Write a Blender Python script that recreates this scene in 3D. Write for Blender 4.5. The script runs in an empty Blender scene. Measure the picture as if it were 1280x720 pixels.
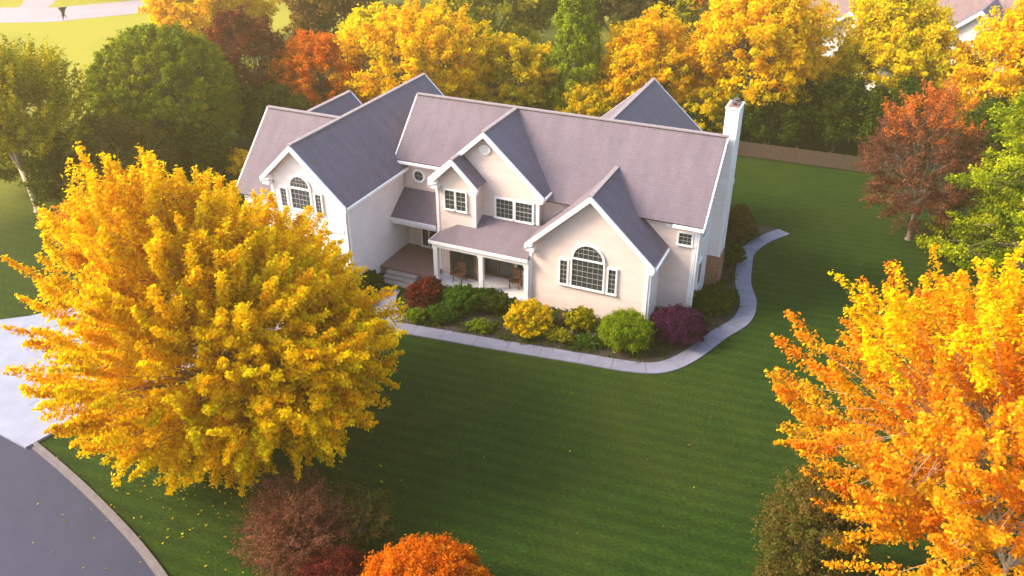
import bpy, math, random
import numpy as np
from mathutils import Vector, Matrix

rnd = random.Random(7)
sc = bpy.context.scene
R = math.radians

# ------------------------------------------------------------------ camera
cam_data = bpy.data.cameras.new('camera')
cam = bpy.data.objects.new('camera', cam_data)
sc.collection.objects.link(cam)
cam.location = (9.28, -37.70, 24.0)
cam.rotation_euler = (R(90 - 29.76), 0, R(23.84))
cam_data.sensor_width = 36
cam_data.lens = 1068 / 1280 * 36
cam_data.clip_start = 0.1
cam_data.clip_end = 3000
sc.camera = cam

# ------------------------------------------------------------------ light
SUN_AZ = Vector((-0.84, -0.40, 0)).normalized()     # horizontal direction towards the sun
SUN_EL = R(36)
SUN_STRENGTH = 2.0
SUN_ANGLE = R(18)
SKY_STRENGTH = 0.15
EXPOSURE = 1.90
w = bpy.data.worlds.new('World'); sc.world = w; w.use_nodes = True
nt = w.node_tree; bg = nt.nodes['Background']
sky = nt.nodes.new('ShaderNodeTexSky'); sky.sky_type = 'NISHITA'; sky.sun_disc = False
sky.sun_elevation = SUN_EL; sky.sun_rotation = math.atan2(SUN_AZ.x, SUN_AZ.y)
sky.dust_density = 2.0
nt.links.new(sky.outputs[0], bg.inputs[0]); bg.inputs[1].default_value = SKY_STRENGTH
sd = bpy.data.lights.new('sun', 'SUN'); sd.energy = SUN_STRENGTH; sd.angle = SUN_ANGLE; sd.color = (1.0, 0.86, 0.68)
so = bpy.data.objects.new('sun', sd); sc.collection.objects.link(so)
sdir = Vector((SUN_AZ.x*math.cos(SUN_EL), SUN_AZ.y*math.cos(SUN_EL), math.sin(SUN_EL)))
so.rotation_euler = sdir.to_track_quat('Z', 'Y').to_euler(); so.location = sdir*80
sc.view_settings.view_transform = 'Standard'; sc.view_settings.look = 'None'
sc.view_settings.exposure = EXPOSURE; sc.view_settings.gamma = 1
sc.view_settings.use_curve_mapping = False
sc.render.engine = 'CYCLES'
sc.cycles.use_denoising = True
sc.cycles.max_bounces = 9; sc.cycles.diffuse_bounces = 8; sc.cycles.transmission_bounces = 6
sc.cycles.volume_bounces = 0; sc.cycles.transparent_max_bounces = 8

# ------------------------------------------------------------------ materials
def new_mat(name):
    m = bpy.data.materials.new(name); m.use_nodes = True
    n = m.node_tree.nodes; return m, n, m.node_tree.links, n['Principled BSDF']

def ramp(n, stops):
    r = n.new('ShaderNodeValToRGB')
    while len(r.color_ramp.elements) < len(stops): r.color_ramp.elements.new(0.5)
    for e, (p, c) in zip(r.color_ramp.elements, stops): e.position = p; e.color = (*c, 1)
    return r

def noise(n, l, scale, detail=5, vec=None, rough=0.6):
    t = n.new('ShaderNodeTexNoise'); t.inputs['Scale'].default_value = scale
    t.inputs['Detail'].default_value = detail; t.inputs['Roughness'].default_value = rough
    if vec is not None: l.new(vec, t.inputs['Vector'])
    return t

def simple(name, col, rough=0.7, var=0.12, scale=3.0, bump=0.0, bscale=40):
    m, n, l, b = new_mat(name)
    tc = n.new('ShaderNodeTexCoord'); t = noise(n, l, scale, 6, tc.outputs['Object'])
    r = ramp(n, [(0.3, tuple(c*(1-var) for c in col)), (0.7, tuple(min(1, c*(1+var)) for c in col))])
    l.new(t.outputs['Fac'], r.inputs[0]); l.new(r.outputs[0], b.inputs['Base Color'])
    b.inputs['Roughness'].default_value = rough
    if bump:
        t2 = noise(n, l, bscale, 4, tc.outputs['Object']); bp = n.new('ShaderNodeBump')
        bp.inputs['Strength'].default_value = bump; bp.inputs['Distance'].default_value = 0.02
        l.new(t2.outputs['Fac'], bp.inputs['Height']); l.new(bp.outputs[0], b.inputs['Normal'])
    return m

def siding(name, col):
    """painted clapboard: a lap every 13 cm in height, light weathering"""
    m, n, l, b = new_mat(name)
    tc = n.new('ShaderNodeTexCoord'); sp = n.new('ShaderNodeSeparateXYZ'); l.new(tc.outputs['Object'], sp.inputs[0])
    d = n.new('ShaderNodeMath'); d.operation = 'DIVIDE'; d.inputs[1].default_value = 0.15; l.new(sp.outputs['Z'], d.inputs[0])
    fr = n.new('ShaderNodeMath'); fr.operation = 'FRACT'; l.new(d.outputs[0], fr.inputs[0])
    bp = n.new('ShaderNodeBump'); bp.invert = True; bp.inputs['Strength'].default_value = 0.9; bp.inputs['Distance'].default_value = 0.02
    l.new(fr.outputs[0], bp.inputs['Height']); l.new(bp.outputs[0], b.inputs['Normal'])
    mp = n.new('ShaderNodeMapping'); mp.inputs['Scale'].default_value = (0.7, 0.7, 2.4); l.new(tc.outputs['Object'], mp.inputs[0])
    t = noise(n, l, 1.2, 7, mp.outputs[0], 0.65)
    r = ramp(n, [(0.25, tuple(c*0.87 for c in col)), (0.75, tuple(min(1, c*1.06) for c in col))])
    l.new(t.outputs['Fac'], r.inputs[0])
    lap = ramp(n, [(0.0, (0.55, 0.55, 0.55)), (0.10, (1, 1, 1))]); l.new(fr.outputs[0], lap.inputs[0])
    mx = n.new('ShaderNodeMixRGB'); mx.blend_type = 'MULTIPLY'; mx.inputs[0].default_value = 0.35
    l.new(r.outputs[0], mx.inputs[1]); l.new(lap.outputs[0], mx.inputs[2])
    l.new(mx.outputs[0], b.inputs['Base Color']); b.inputs['Roughness'].default_value = 0.65
    return m

def shingles(name, c1, c2):
    m, n, l, b = new_mat(name)
    tc = n.new('ShaderNodeTexCoord')
    br = n.new('ShaderNodeTexBrick'); br.inputs['Scale'].default_value = 1.0
    br.inputs['Brick Width'].default_value = 0.34; br.inputs['Row Height'].default_value = 0.15
    br.inputs['Mortar Size'].default_value = 0.012; br.inputs['Bias'].default_value = -0.1
    br.inputs['Color1'].default_value = (*c1, 1); br.inputs['Color2'].default_value = (*c2, 1)
    br.inputs['Mortar'].default_value = (*[c*0.78 for c in c1], 1)
    l.new(tc.outputs['UV'], br.inputs['Vector'])
    mp = n.new('ShaderNodeMapping'); mp.inputs['Scale'].default_value = (1.6, 0.35, 1); l.new(tc.outputs['UV'], mp.inputs[0])
    t = noise(n, l, 1.1, 8, mp.outputs[0], 0.7)
    r = ramp(n, [(0.3, (0.78, 0.76, 0.76)), (0.72, (1.14, 1.12, 1.10))]); l.new(t.outputs['Fac'], r.inputs[0])
    mx = n.new('ShaderNodeMixRGB'); mx.blend_type = 'MULTIPLY'; mx.inputs[0].default_value = 1
    l.new(br.outputs['Color'], mx.inputs[1]); l.new(r.outputs[0], mx.inputs[2]); l.new(mx.outputs[0], b.inputs['Base Color'])
    bp = n.new('ShaderNodeBump'); bp.inputs['Strength'].default_value = 0.25; bp.inputs['Distance'].default_value = 0.01
    l.new(br.outputs['Fac'], bp.inputs['Height']); bp.invert = True; l.new(bp.outputs[0], b.inputs['Normal'])
    b.inputs['Roughness'].default_value = 0.85
    return m

def leaf_mat():
    m, n, l, b = new_mat('leaves'); n.remove(b)
    at = n.new('ShaderNodeAttribute'); at.attribute_name = 'leaf_colour'
    df = n.new('ShaderNodeBsdfDiffuse'); tr = n.new('ShaderNodeBsdfTranslucent'); mx = n.new('ShaderNodeMixShader')
    mx.inputs[0].default_value = 0.55
    l.new(at.outputs['Color'], df.inputs[0]); l.new(at.outputs['Color'], tr.inputs[0])
    l.new(df.outputs[0], mx.inputs[1]); l.new(tr.outputs[0], mx.inputs[2])
    l.new(mx.outputs[0], n['Material Output'].inputs[0]); return m

M = {}
M['siding'] = siding('cream clapboard siding', (0.69, 0.545, 0.475))
M['siding_white'] = siding('white clapboard siding', (0.80, 0.72, 0.69))
M['trim'] = simple('white painted trim', (0.82, 0.79, 0.76), 0.5, 0.05)
M['roof'] = shingles('asphalt shingles', (0.155, 0.120, 0.142), (0.173, 0.135, 0.158))
M['soffit'] = simple('soffit', (0.5, 0.46, 0.43), 0.7)
M['ridge'] = simple('ridge cap', (0.26, 0.21, 0.21), 0.85, 0.2, 8)
M['leaf'] = leaf_mat()
M['bark'] = simple('grey brown bark', (0.20, 0.15, 0.11), 0.9, 0.35, 9, 0.8, 25)
M['bark_pale'] = simple('pale bark', (0.42, 0.32, 0.22), 0.9, 0.3, 9, 0.6, 25)
M['brick'] = simple('brown brick', (0.27, 0.13, 0.08), 0.85, 0.3, 10, 0.4)
M['deck'] = simple('red brown wood deck', (0.21, 0.115, 0.095), 0.7, 0.2, 6)
M['stone'] = simple('grey brown stone steps', (0.30, 0.25, 0.22), 0.9, 0.25, 8, 0.4)
M['porch_floor'] = simple('pale concrete porch floor', (0.60, 0.57, 0.56), 0.7, 0.08, 4)
M['metal'] = simple('dark flue metal', (0.10, 0.08, 0.08), 0.5)
M['wood'] = simple('brown painted wood', (0.16, 0.07, 0.04), 0.6, 0.2, 12)
M['door'] = simple('dark brown door', (0.055, 0.03, 0.025), 0.4)
M['brass'] = simple('brass', (0.6, 0.42, 0.18), 0.3)
M['curtain'] = simple('tan curtain', (0.35, 0.22, 0.13), 0.8)
M['fence'] = simple('weathered brown fence board', (0.085, 0.05, 0.032), 0.85, 0.3, 5, 0.4)
M['roof_far'] = shingles('rose brown shingles', (0.24, 0.155, 0.15), (0.30, 0.20, 0.19))  # far roofs: pink of the lit slopes put into the colour
M['roof_far2'] = shingles('purple grey shingles', (0.15, 0.12, 0.15), (0.19, 0.155, 0.19))  # same far roofs, shaded purple put into the colour of the gable slopes
def glass_mat():
    m, n, l, b = new_mat('window glass')
    b.inputs['Base Color'].default_value = (0.035, 0.045, 0.05, 1); b.inputs['Roughness'].default_value = 0.06
    b.inputs['Specular IOR Level'].default_value = 0.6; return m
M['glass'] = glass_mat()
M['muntin'] = simple('window bars', (0.36, 0.33, 0.29), 0.5, 0.05)
def asphalt_mat():
    m, n, l, b = new_mat('asphalt'); tc = n.new('ShaderNodeTexCoord')
    t = noise(n, l, 0.35, 8, tc.outputs['Object'], 0.7); t2 = noise(n, l, 30, 3, tc.outputs['Object'])
    r = ramp(n, [(0.3, (0.022, 0.024, 0.050)), (0.7, (0.035, 0.038, 0.074))]); l.new(t.outputs['Fac'], r.inputs[0])
    r2 = ramp(n, [(0.3, (0.75, 0.75, 0.75)), (0.7, (1.2, 1.2, 1.2))]); l.new(t2.outputs['Fac'], r2.inputs[0])
    mx = n.new('ShaderNodeMixRGB'); mx.blend_type = 'MULTIPLY'; mx.inputs[0].default_value = 1
    l.new(r.outputs[0], mx.inputs[1]); l.new(r2.outputs[0], mx.inputs[2]); l.new(mx.outputs[0], b.inputs['Base Color'])
    b.inputs['Roughness'].default_value = 0.85; return m
M['asphalt'] = asphalt_mat()
M['road_far'] = simple('sun bleached road', (0.36, 0.30, 0.33), 0.8, 0.12, 0.3)  # paler than the near asphalt
M['concrete'] = simple('pale concrete', (0.25, 0.265, 0.34), 0.8, 0.12, 0.9, 0.2, 30)
M['kerb'] = simple('kerb concrete', (0.14, 0.12, 0.12), 0.85, 0.18, 3, 0.2)
M['walk'] = simple('walkway concrete', (0.185, 0.18, 0.22), 0.8, 0.14, 1.6, 0.2, 30)
M['mulch'] = simple('dark bark mulch', (0.04, 0.026, 0.016), 0.95, 0.5, 9, 1.0, 30)
def grass_mat():
    m, n, l, b = new_mat('lawn grass'); tc = n.new('ShaderNodeTexCoord')
    big = noise(n, l, 0.06, 4, tc.outputs['Object']); mid = noise(n, l, 0.55, 6, tc.outputs['Object'], 0.7)
    mp = n.new('ShaderNodeMapping'); mp.inputs['Scale'].default_value = (1, 1.6, 1); l.new(tc.outputs['Object'], mp.inputs[0])
    fine = noise(n, l, 5.5, 8, mp.outputs[0], 0.75)
    r = ramp(n, [(0.3, (0.014, 0.038, 0.002)), (0.55, (0.020, 0.050, 0.003)), (0.75, (0.032, 0.060, 0.004))]); l.new(mid.outputs['Fac'], r.inputs[0])
    # mowing stripes about 1.1 m wide running along the house front
    wv = n.new('ShaderNodeTexWave'); wv.wave_type = 'BANDS'; wv.bands_direction = 'Y'; wv.inputs['Scale'].default_value = 0.42
    wv.inputs['Distortion'].default_value = 0.6; wv.inputs['Detail'].default_value = 2
    rot = n.new('ShaderNodeMapping'); rot.inputs['Rotation'].default_value = (0, 0, R(-4)); l.new(tc.outputs['Object'], rot.inputs[0]); l.new(rot.outputs[0], wv.inputs['Vector'])
    r3 = ramp(n, [(0.2, (0.84, 0.86, 0.84)), (0.8, (1.14, 1.12, 1.1))]); l.new(wv.outputs['Fac'], r3.inputs[0])
    r2 = ramp(n, [(0.32, (0.30, 0.34, 0.3)), (0.68, (1.8, 1.7, 1.5))]); l.new(fine.outputs['Fac'], r2.inputs[0])
    a = n.new('ShaderNodeMixRGB'); a.blend_type = 'MULTIPLY'; a.inputs[0].default_value = 1
    l.new(r.outputs[0], a.inputs[1]); l.new(r2.outputs[0], a.inputs[2])
    c = n.new('ShaderNodeMixRGB'); c.blend_type = 'MULTIPLY'; c.inputs[0].default_value = 1
    l.new(a.outputs[0], c.inputs[1]); l.new(r3.outputs[0], c.inputs[2])
    # golden sunlight painted into the turf colour: left field and far back yard
    sp = n.new('ShaderNodeSeparateXYZ'); l.new(tc.outputs['Object'], sp.inputs[0])
    mr = n.new('ShaderNodeMapRange'); mr.inputs['From Min'].default_value = -40; mr.inputs['From Max'].default_value = -58; l.new(sp.outputs['X'], mr.inputs['Value'])
    my = n.new('ShaderNodeMapRange'); my.inputs['From Min'].default_value = 40; my.inputs['From Max'].default_value = 60; l.new(sp.outputs['Y'], my.inputs['Value'])
    mm = n.new('ShaderNodeMath'); mm.operation = 'MAXIMUM'; l.new(mr.outputs[0], mm.inputs[0]); l.new(my.outputs[0], mm.inputs[1])
    dr = n.new('ShaderNodeMixRGB'); dr.inputs[2].default_value = (0.34, 0.32, 0.035, 1); l.new(mm.outputs[0], dr.inputs[0]); l.new(c.outputs[0], dr.inputs[1])
    # thin brownish patches
    r5 = ramp(n, [(0.5, (0, 0, 0)), (0.68, (1, 1, 1))]); l.new(big.outputs['Fac'], r5.inputs[0])
    d2 = n.new('ShaderNodeMixRGB'); d2.inputs[2].default_value = (0.075, 0.07, 0.01, 1)
    f5 = n.new('ShaderNodeMath'); f5.operation = 'MULTIPLY'; f5.inputs[1].default_value = 0.25; l.new(r5.outputs[0], f5.inputs[0]); l.new(f5.outputs[0], d2.inputs[0])
    l.new(dr.outputs[0], d2.inputs[1])
    l.new(d2.outputs[0], b.inputs['Base Color']); b.inputs['Roughness'].default_value = 0.95; b.inputs['Specular IOR Level'].default_value = 0.15
    bp = n.new('ShaderNodeBump'); bp.inputs['Strength'].default_value = 0.8; bp.inputs['Distance'].default_value = 0.16
    l.new(fine.outputs['Fac'], bp.inputs['Height']); l.new(bp.outputs[0], b.inputs['Normal'])
    return m
M['grass'] = grass_mat()

# ------------------------------------------------------------------ object helpers
def link(o, parent=None):
    sc.collection.objects.link(o)
    if parent is not None: o.parent = parent
    return o
def tag(o, label=None, cat=None, group=None, kind=None):
    if label: o['label'] = label
    if cat: o['category'] = cat
    if group: o['group'] = group
    if kind: o['kind'] = kind
    return o
def thing(name, loc, label, cat, group=None, rz=0):
    o = bpy.data.objects.new(name, None); o.location = loc; o.rotation_euler = (0, 0, rz); o.empty_display_size = 0.3
    link(o); return tag(o, label, cat, group)

class MB:
    """collects solids and links them as one mesh object"""
    def __init__(s): s.v = []; s.f = []; s.uv = []
    def face_uv(s, idx):
        p = [Vector(s.v[i]) for i in idx]
        nrm = Vector((0, 0, 0))
        for i in range(len(p)):
            a, b = p[i], p[(i+1) % len(p)]; nrm += a.cross(b)
        if nrm.length < 1e-9: return [(0, 0)]*len(idx)
        nrm.normalize()
        h = Vector((0, 0, 1)).cross(nrm)
        if h.length < 1e-3: h = Vector((1, 0, 0))
        h.normalize(); t = nrm.cross(h)
        return [(q.dot(h), q.dot(t)) for q in p]
    def add(s, verts, faces):
        b = len(s.v); s.v += [tuple(x) for x in verts]
        for f in faces:
            g = [i+b for i in f]; s.f.append(g); s.uv.append(s.face_uv(g))
    def box(s, x0, x1, y0, y1, z0, z1):
        s.add([(x0,y0,z0),(x1,y0,z0),(x1,y1,z0),(x0,y1,z0),(x0,y0,z1),(x1,y0,z1),(x1,y1,z1),(x0,y1,z1)],
              [(0,3,2,1),(4,5,6,7),(0,1,5,4),(1,2,6,5),(2,3,7,6),(3,0,4,7)])
    def extrude(s, pts, d):
        """closed polygon pts (3D) extruded by vector d; pts wound so their normal is opposite to d"""
        n = len(pts); d = Vector(d); a = [Vector(p) for p in pts]
        nr = Vector((0,0,0))
        for i in range(n): nr += a[i].cross(a[(i+1) % n])
        if nr.dot(d) > 0: a.reverse()
        s.add(a + [p+d for p in a], [tuple(range(n)), tuple(range(2*n-1, n-1, -1))] + [(i, i+n, (i+1) % n + n, (i+1) % n) for i in range(n)])
    def slab(s, pts, th):
        a = [Vector(p) for p in pts]; nr = Vector((0,0,0))
        for i in range(len(a)): nr += a[i].cross(a[(i+1) % len(a)])
        nr.normalize()
        if nr.z < 0: nr = -nr
        s.extrude(a, -nr*th)
    def bar(s, p0, p1, w, h, up=(0,0,1)):
        p0, p1 = Vector(p0), Vector(p1); d = (p1-p0).normalized(); up = Vector(up)
        x = d.cross(up).normalized()*w/2; u = x.cross(d).normalized()*h/2
        s.add([p0-x-u, p0+x-u, p0+x+u, p0-x+u, p1-x-u, p1+x-u, p1+x+u, p1-x+u],
              [(0,3,2,1)[::-1],(4,5,6,7)[::-1],(0,1,5,4)[::-1],(1,2,6,5)[::-1],(2,3,7,6)[::-1],(3,0,4,7)[::-1]])
    def tube(s, pts, rad, k=6):
        ring = []
        for i, p in enumerate(pts):
            p = Vector(p); a = Vector(pts[max(i-1, 0)]); b = Vector(pts[min(i+1, len(pts)-1)])
            d = (b-a); d = d.normalized() if d.length > 1e-6 else Vector((0,0,1))
            x = d.cross(Vector((0.3, 0.9, 0.1))).normalized(); y = d.cross(x)
            ring.append([p + (x*math.cos(2*math.pi*j/k) + y*math.sin(2*math.pi*j/k))*rad[i] for j in range(k)])
        v = [q for r_ in ring for q in r_]; f = []
        for i in range(len(pts)-1):
            for j in range(k): f.append((i*k+j, i*k+(j+1) % k, (i+1)*k+(j+1) % k, (i+1)*k+j))
        f.append(tuple(range((len(pts)-1)*k, len(pts)*k)))
        s.add(v, f)
    def build(s, name, mat, parent=None, smooth=False, bevel=0):
        me = bpy.data.meshes.new(name); me.from_pydata(s.v, [], s.f)
        uvl = me.uv_layers.new(name='UVMap'); flat = [c for f in s.uv for q in f for c in q]
        uvl.data.foreach_set('uv', flat); me.materials.append(mat)
        if smooth: me.polygons.foreach_set('use_smooth', [True]*len(me.polygons))
        me.update(); o = bpy.data.objects.new(name, me); link(o, parent)
        if bevel:
            b = o.modifiers.new('bevel', 'BEVEL'); b.width = bevel; b.segments = 2; b.limit_method = 'ANGLE'
        return o

class Pieces:
    """every box a part of its own"""
    def __init__(s): s.b = []
    def box(s, *a): s.b.append(a)
    def build(s, name, mat, parent):
        for a in s.b:
            m_ = MB(); m_.box(*a); m_.build(name, mat, parent)

# ------------------------------------------------------------------ ground, road, drive, walk
m = MB(); m.add([(-450,-450,0),(450,-450,0),(450,450,0),(-450,450,0)], [(0,1,2,3)])
tag(m.build('lawn', M['grass']), kind='structure')

def smooth_line(pts, k=8):
    out = []
    P = [Vector((*p, 0)) for p in pts]; P = [P[0]*2-P[1]] + P + [P[-1]*2-P[-2]]
    for i in range(1, len(P)-2):
        for j in range(k):
            t = j/k; a, b, c, d = P[i-1:i+3]
            out.append(0.5*((2*b)+(c-a)*t+(2*a-5*b+4*c-d)*t*t+(3*b-a-3*c+d)*t**3))
    out.append(P[-2]); return out
def offset(line, d):
    res = []
    for i, p in enumerate(line):
        t = (line[min(i+1, len(line)-1)]-line[max(i-1, 0)]).normalized(); res.append(p + Vector((-t.y, t.x, 0))*d)
    return res
def ribbon(name, line, d0, d1, z, mat, th=0.0, kind='structure'):
    a, b = offset(line, d0), offset(line, d1); mb = MB(); n = len(line)
    up = Vector((0,0,z))
    mb.add([p+up for p in a]+[p+up for p in b], [(i, i+1, n+i+1, n+i) if d1 > d0 else (i, n+i, n+i+1, i+1) for i in range(n-1)])
    if th:
        dn = Vector((0,0,z-th))
        for L in (a, b): mb.add([p+up for p in L]+[p+dn for p in L], [(i, i+1, n+i+1, n+i) for i in range(n-1)])
    return tag(mb.build(name, mat), kind=kind)

edge = smooth_line([(-75,-12),(-55,-15.5),(-38,-18.2),(-30,-19.0),(-23.7,-19.5),(-21.2,-19.95),(-15.9,-21.4),(-10.7,-23.3),(-5,-26.3),(0,-30),(5,-35),(9,-41),(13,-50)], 8)
ribbon('road', edge, -10.5, -0.0, 0.008, M['asphalt'])
ribbon('kerb', edge, 0.0, 0.18, 0.11, M['kerb'], 0.12)
ribbon('gutter', edge, -0.12, -0.001, 0.014, M['kerb'])
# driveway (its mouth crosses the kerb)
drive = [(-21.0,-20.3),(-20.4,-17.5),(-18.6,-12.5),(-16.6,-8.0),(-16.2,-3.8),(-25.5,-3.8),(-26.6,-8.4),(-29.9,-12.6),(-33.5,-15.6),(-40,-18.2)]
mb = MB(); n = len(drive); mb.add([(x,y,0.118) for x,y in drive]+[(x,y,0.0) for x,y in drive], [tuple(range(n))]+[(i,(i+1)%n,(i+1)%n+n,i+n) for i in range(n)])
tag(mb.build('driveway', M['concrete']), kind='structure')
# walkway
WALK = smooth_line([(-16.4,-6.9),(-14.4,-6.35),(-12.4,-5.75),(-10.5,-5.45),(-6,-4.95),(-1.8,-4.4),(0.6,-4.1),(2.1,-3.55),(3.1,-2.1),(4.0,0.4),(4.85,2.4),(4.85,4.4),(4.2,6.4),(3.85,8.6),(3.7,10.6),(4.3,12.6),(5.3,14.3)], 8)
ribbon('walkway', WALK, -0.45, 0.45, 0.06, M['walk'], 0.06)
ENTRY = smooth_line([(-13.9,-2.3),(-13.6,-3.3),(-12.9,-4.3),(-11.9,-5.2)], 6)
ribbon('entry_path', ENTRY, -0.62, 0.62, 0.064, M['walk'], 0.06)
# control joints tooled across the concrete, one every 1.5 m, and a grid on the drive
M['joint'] = simple('joint shadow line', (0.10, 0.095, 0.10), 0.9)  # dark tone of the concrete joints
jm = MB(); acc = 0.0
for a, b in zip(WALK[:-1], WALK[1:]):
    acc += (b-a).length
    if acc > 1.5:
        acc = 0; t_ = (b-a).normalized(); n_ = Vector((-t_.y, t_.x, 0)); c0 = a+Vector((0,0,0.0655))
        jm.add([c0-n_*0.44-t_*0.015, c0-n_*0.44+t_*0.015, c0+n_*0.44+t_*0.015, c0+n_*0.44-t_*0.015], [(0,1,2,3)])
tag(jm.build('walkway_joints', M['joint']), kind='structure')
jm = MB()
for y in (-7.0, -10.5, -14.0): jm.box({-7.0:-25.8,-10.5:-27.9,-14.0:-31.0}[y], {-7.0:-16.9,-10.5:-17.9,-14.0:-19.3}[y], y-0.015, y+0.015, 0.1, 0.1205)
jm.add([(-21.3,-3.9,0.1212),(-21.27,-3.9,0.1212),(-23.3,-18.2,0.1212),(-23.33,-18.2,0.1212)], [(0,3,2,1)])
tag(jm.build('driveway_joints', M['joint']), kind='structure')
# garden bed
inner = [p for p in offset(WALK, 0.5) if -11.5 < p.x]
bed = [(p.x, p.y) for p in inner] + [(2.3,14.5),(2.3,2.0),(0.2,1.8),(0.2,-0.3),(-6.1,-0.3),(-6.2,-0.5),(-12.4,-0.5),(-12.9,-2.2)]
mb = MB(); n = len(bed); mb.add([(x,y,0.035) for x,y in bed], [tuple(range(n))]); tag(mb.build('garden_bed', M['mulch']), kind='structure')
bed2 = [(-15.3,-0.9),(-15.3,-5.9),(-13.6,-5.6),(-13.5,-4.6),(-14.7,-3.0),(-14.7,-0.9)]
mb = MB(); n = len(bed2); mb.add([(x,y,0.035) for x,y in bed2], [tuple(range(n))]); tag(mb.build('garden_bed', M['mulch']), kind='structure')
# far road beyond the field, with a drive turning off it
far = smooth_line([(-150,15),(-115,26),(-90,36.5),(-84,42),(-77,52),(-66,72),(-50,100)], 8)
ribbon('far_road', far, 0.2, 9.2, 0.012, M['road_far'])
fd = smooth_line([(-95.5,42),(-98,46),(-103,50),(-112,55)], 6)
ribbon('far_driveway', fd, -2, 2, 0.016, M['road_far'])
fd2 = smooth_line([(-58,110),(-30,86),(0,82),(30,84),(80,92)], 8)
ribbon('back_street', fd2, -3.5, 3.5, 0.012, M['road_far'])

# ------------------------------------------------------------------ HOUSE
house = thing('house', (0,0,0), 'large two-storey cream house with purple grey shingle gables, front porch and white chimney', 'house')
TH = 0.16
def gable_wall(mb, u0, u1, ua, za, m_, v0, v1, drop=0.22, zb=0.0):
    """pentagon in x,z pushed from y=v0 to y=v1"""
    zl = za - m_*(ua-u0) - drop; zr = za - m_*(u1-ua) - drop
    mb.extrude([(u0,v0,zb),(u1,v0,zb),(u1,v0,zr),(ua,v0,za-drop),(u0,v0,zl)], (0,v1-v0,0))
def gable_wall_y(mb, v0, v1, va, za, m_, u0, u1, drop=0.22, zb=0.0):
    zl = za - m_*(va-v0) - drop; zr = za - m_*(v1-va) - drop
    mb.extrude([(u0,v0,zb),(u0,v1,zb),(u0,v1,zr),(u0,va,za-drop),(u0,v0,zl)], (u1-u0,0,0))

def gable_roof(name, ua, za, m_, hl, hr, v0, v1, trim_front=True, trim_back=False, ridge=True, trim_left=True, eave_l=None, eave_r=None):
    """gable whose ridge runs along y from v0 (front) to v1; hl and hr are the half widths"""
    mb = MB()
    L = (ua-hl, za-m_*hl); Rr = (ua+hr, za-m_*hr)
    mb.slab([(ua,v0,za),(ua,v1,za),(L[0],v1,L[1]),(L[0],v0,L[1])], TH)
    mb.slab([(ua,v0,za),(ua,v1,za),(Rr[0],v1,Rr[1]),(Rr[0],v0,Rr[1])], TH)
    r = mb.build(name, M['roof'], house)
    if ridge:
        c = MB(); c.bar((ua,v0-0.03,za+0.035),(ua,v1-0.05,za+0.035),0.24,0.07); c.build('ridge_cap', M['ridge'], r)
    for on, v, s in ((trim_front, v0, -1), (trim_back, v1, 1)):
        if on:
            y = v + s*0.035
            for (x, z) in (L, Rr):
                t = MB(); dx = 1 if x > ua else -1
                t.extrude([(ua,y,za+0.01),(x+dx*0.02,y,z-0.0),(x+dx*0.02,y,z-0.30),(ua,y,za-0.31)], (0,-s*0.10,0))
                # soffit return at the eave
                t.box(min(x-dx*0.05,x-dx*0.5),max(x-dx*0.05,x-dx*0.5),v+0.02 if s<0 else v-0.4,v+0.4 if s<0 else v-0.02,z-0.42,z-0.24)
                t.build('bargeboard', M['trim'], r)
    for (x, z), e in ((L, eave_l), (Rr, eave_r)):
        if e:
            g = MB(); dx = 1 if x > ua else -1
            g.box(min(x,x+dx*0.12),max(x,x+dx*0.12),e[0],e[1],z-0.20,z-0.06); g.build('gutter', M['trim'], r)
    return r

# --- main body, ridge along x
ZR, VR, MM = 8.94, 5.2, 0.97
zat = lambda v: ZR - MM*(VR-v)
mb = MB()
mb.slab([(-15.75,VR,ZR),(-9.4,VR,ZR),(-9.4,2.15,zat(2.15)),(-15.75,2.15,zat(2.15))], TH)
mb.slab([(-9.4,VR,ZR),(2.46,VR,ZR),(2.46,1.5,zat(1.5)),(-9.4,1.5,zat(1.5))], TH)
mb.slab([(-15.75,VR,ZR),(2.46,VR,ZR),(2.46,9.2,zat(1.2)),(-15.75,9.2,zat(1.2))], TH)
main_roof = mb.build('roof', M['roof'], house)
c = MB(); c.bar((-15.78,VR,ZR+0.035),(2.49,VR,ZR+0.035),0.24,0.07); c.build('ridge_cap', M['ridge'], main_roof)
for v in (1.5, 9.2):
    z = zat(v) if v < VR else zat(2*VR-v)
    t = MB(); t.extrude([(2.45,VR,ZR+0.01),(2.45,v,z),(2.45,v,z-0.28),(2.45,VR,ZR-0.30)], (0.07,0,0)); t.build('bargeboard', M['trim'], main_roof)
t = MB(); t.extrude([(-15.82,VR,ZR+0.01),(-15.82,2.15,zat(2.15)),(-15.82,2.15,zat(2.15)-0.26),(-15.82,VR,ZR-0.28)], (0.07,0,0))
t.build('bargeboard', M['trim'], main_roof)
g = MB(); g.box(-15.7,-12.7,2.03,2.15,zat(2.15)-0.2,zat(2.15)-0.06); g.build('gutter', M['trim'], main_roof)
g = MB(); g.box(0.9,2.5,1.38,1.5,zat(1.5)-0.2,zat(1.5)-0.06); g.build('gutter', M['trim'], main_roof)
wall = MB()
gable_wall_y(wall, 2.5, 8.85, VR, ZR, MM, -15.36, -9.0)
gable_wall_y(wall, 1.9, 8.86, VR, ZR, MM, -8.99, 2.10)
wall.build('wall', M['siding'], house)
cb = Pieces()
cb.box(1.93,2.13,1.865,2.05,0,zat(1.9)-0.25); cb.box(-15.30,2.0,8.84,8.89,0,0.4)
cb.box(0.45,1.95,1.87,1.92,zat(1.5)-0.42,zat(1.5)-0.2)
cb.build('corner_board', M['trim'], house)
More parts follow.
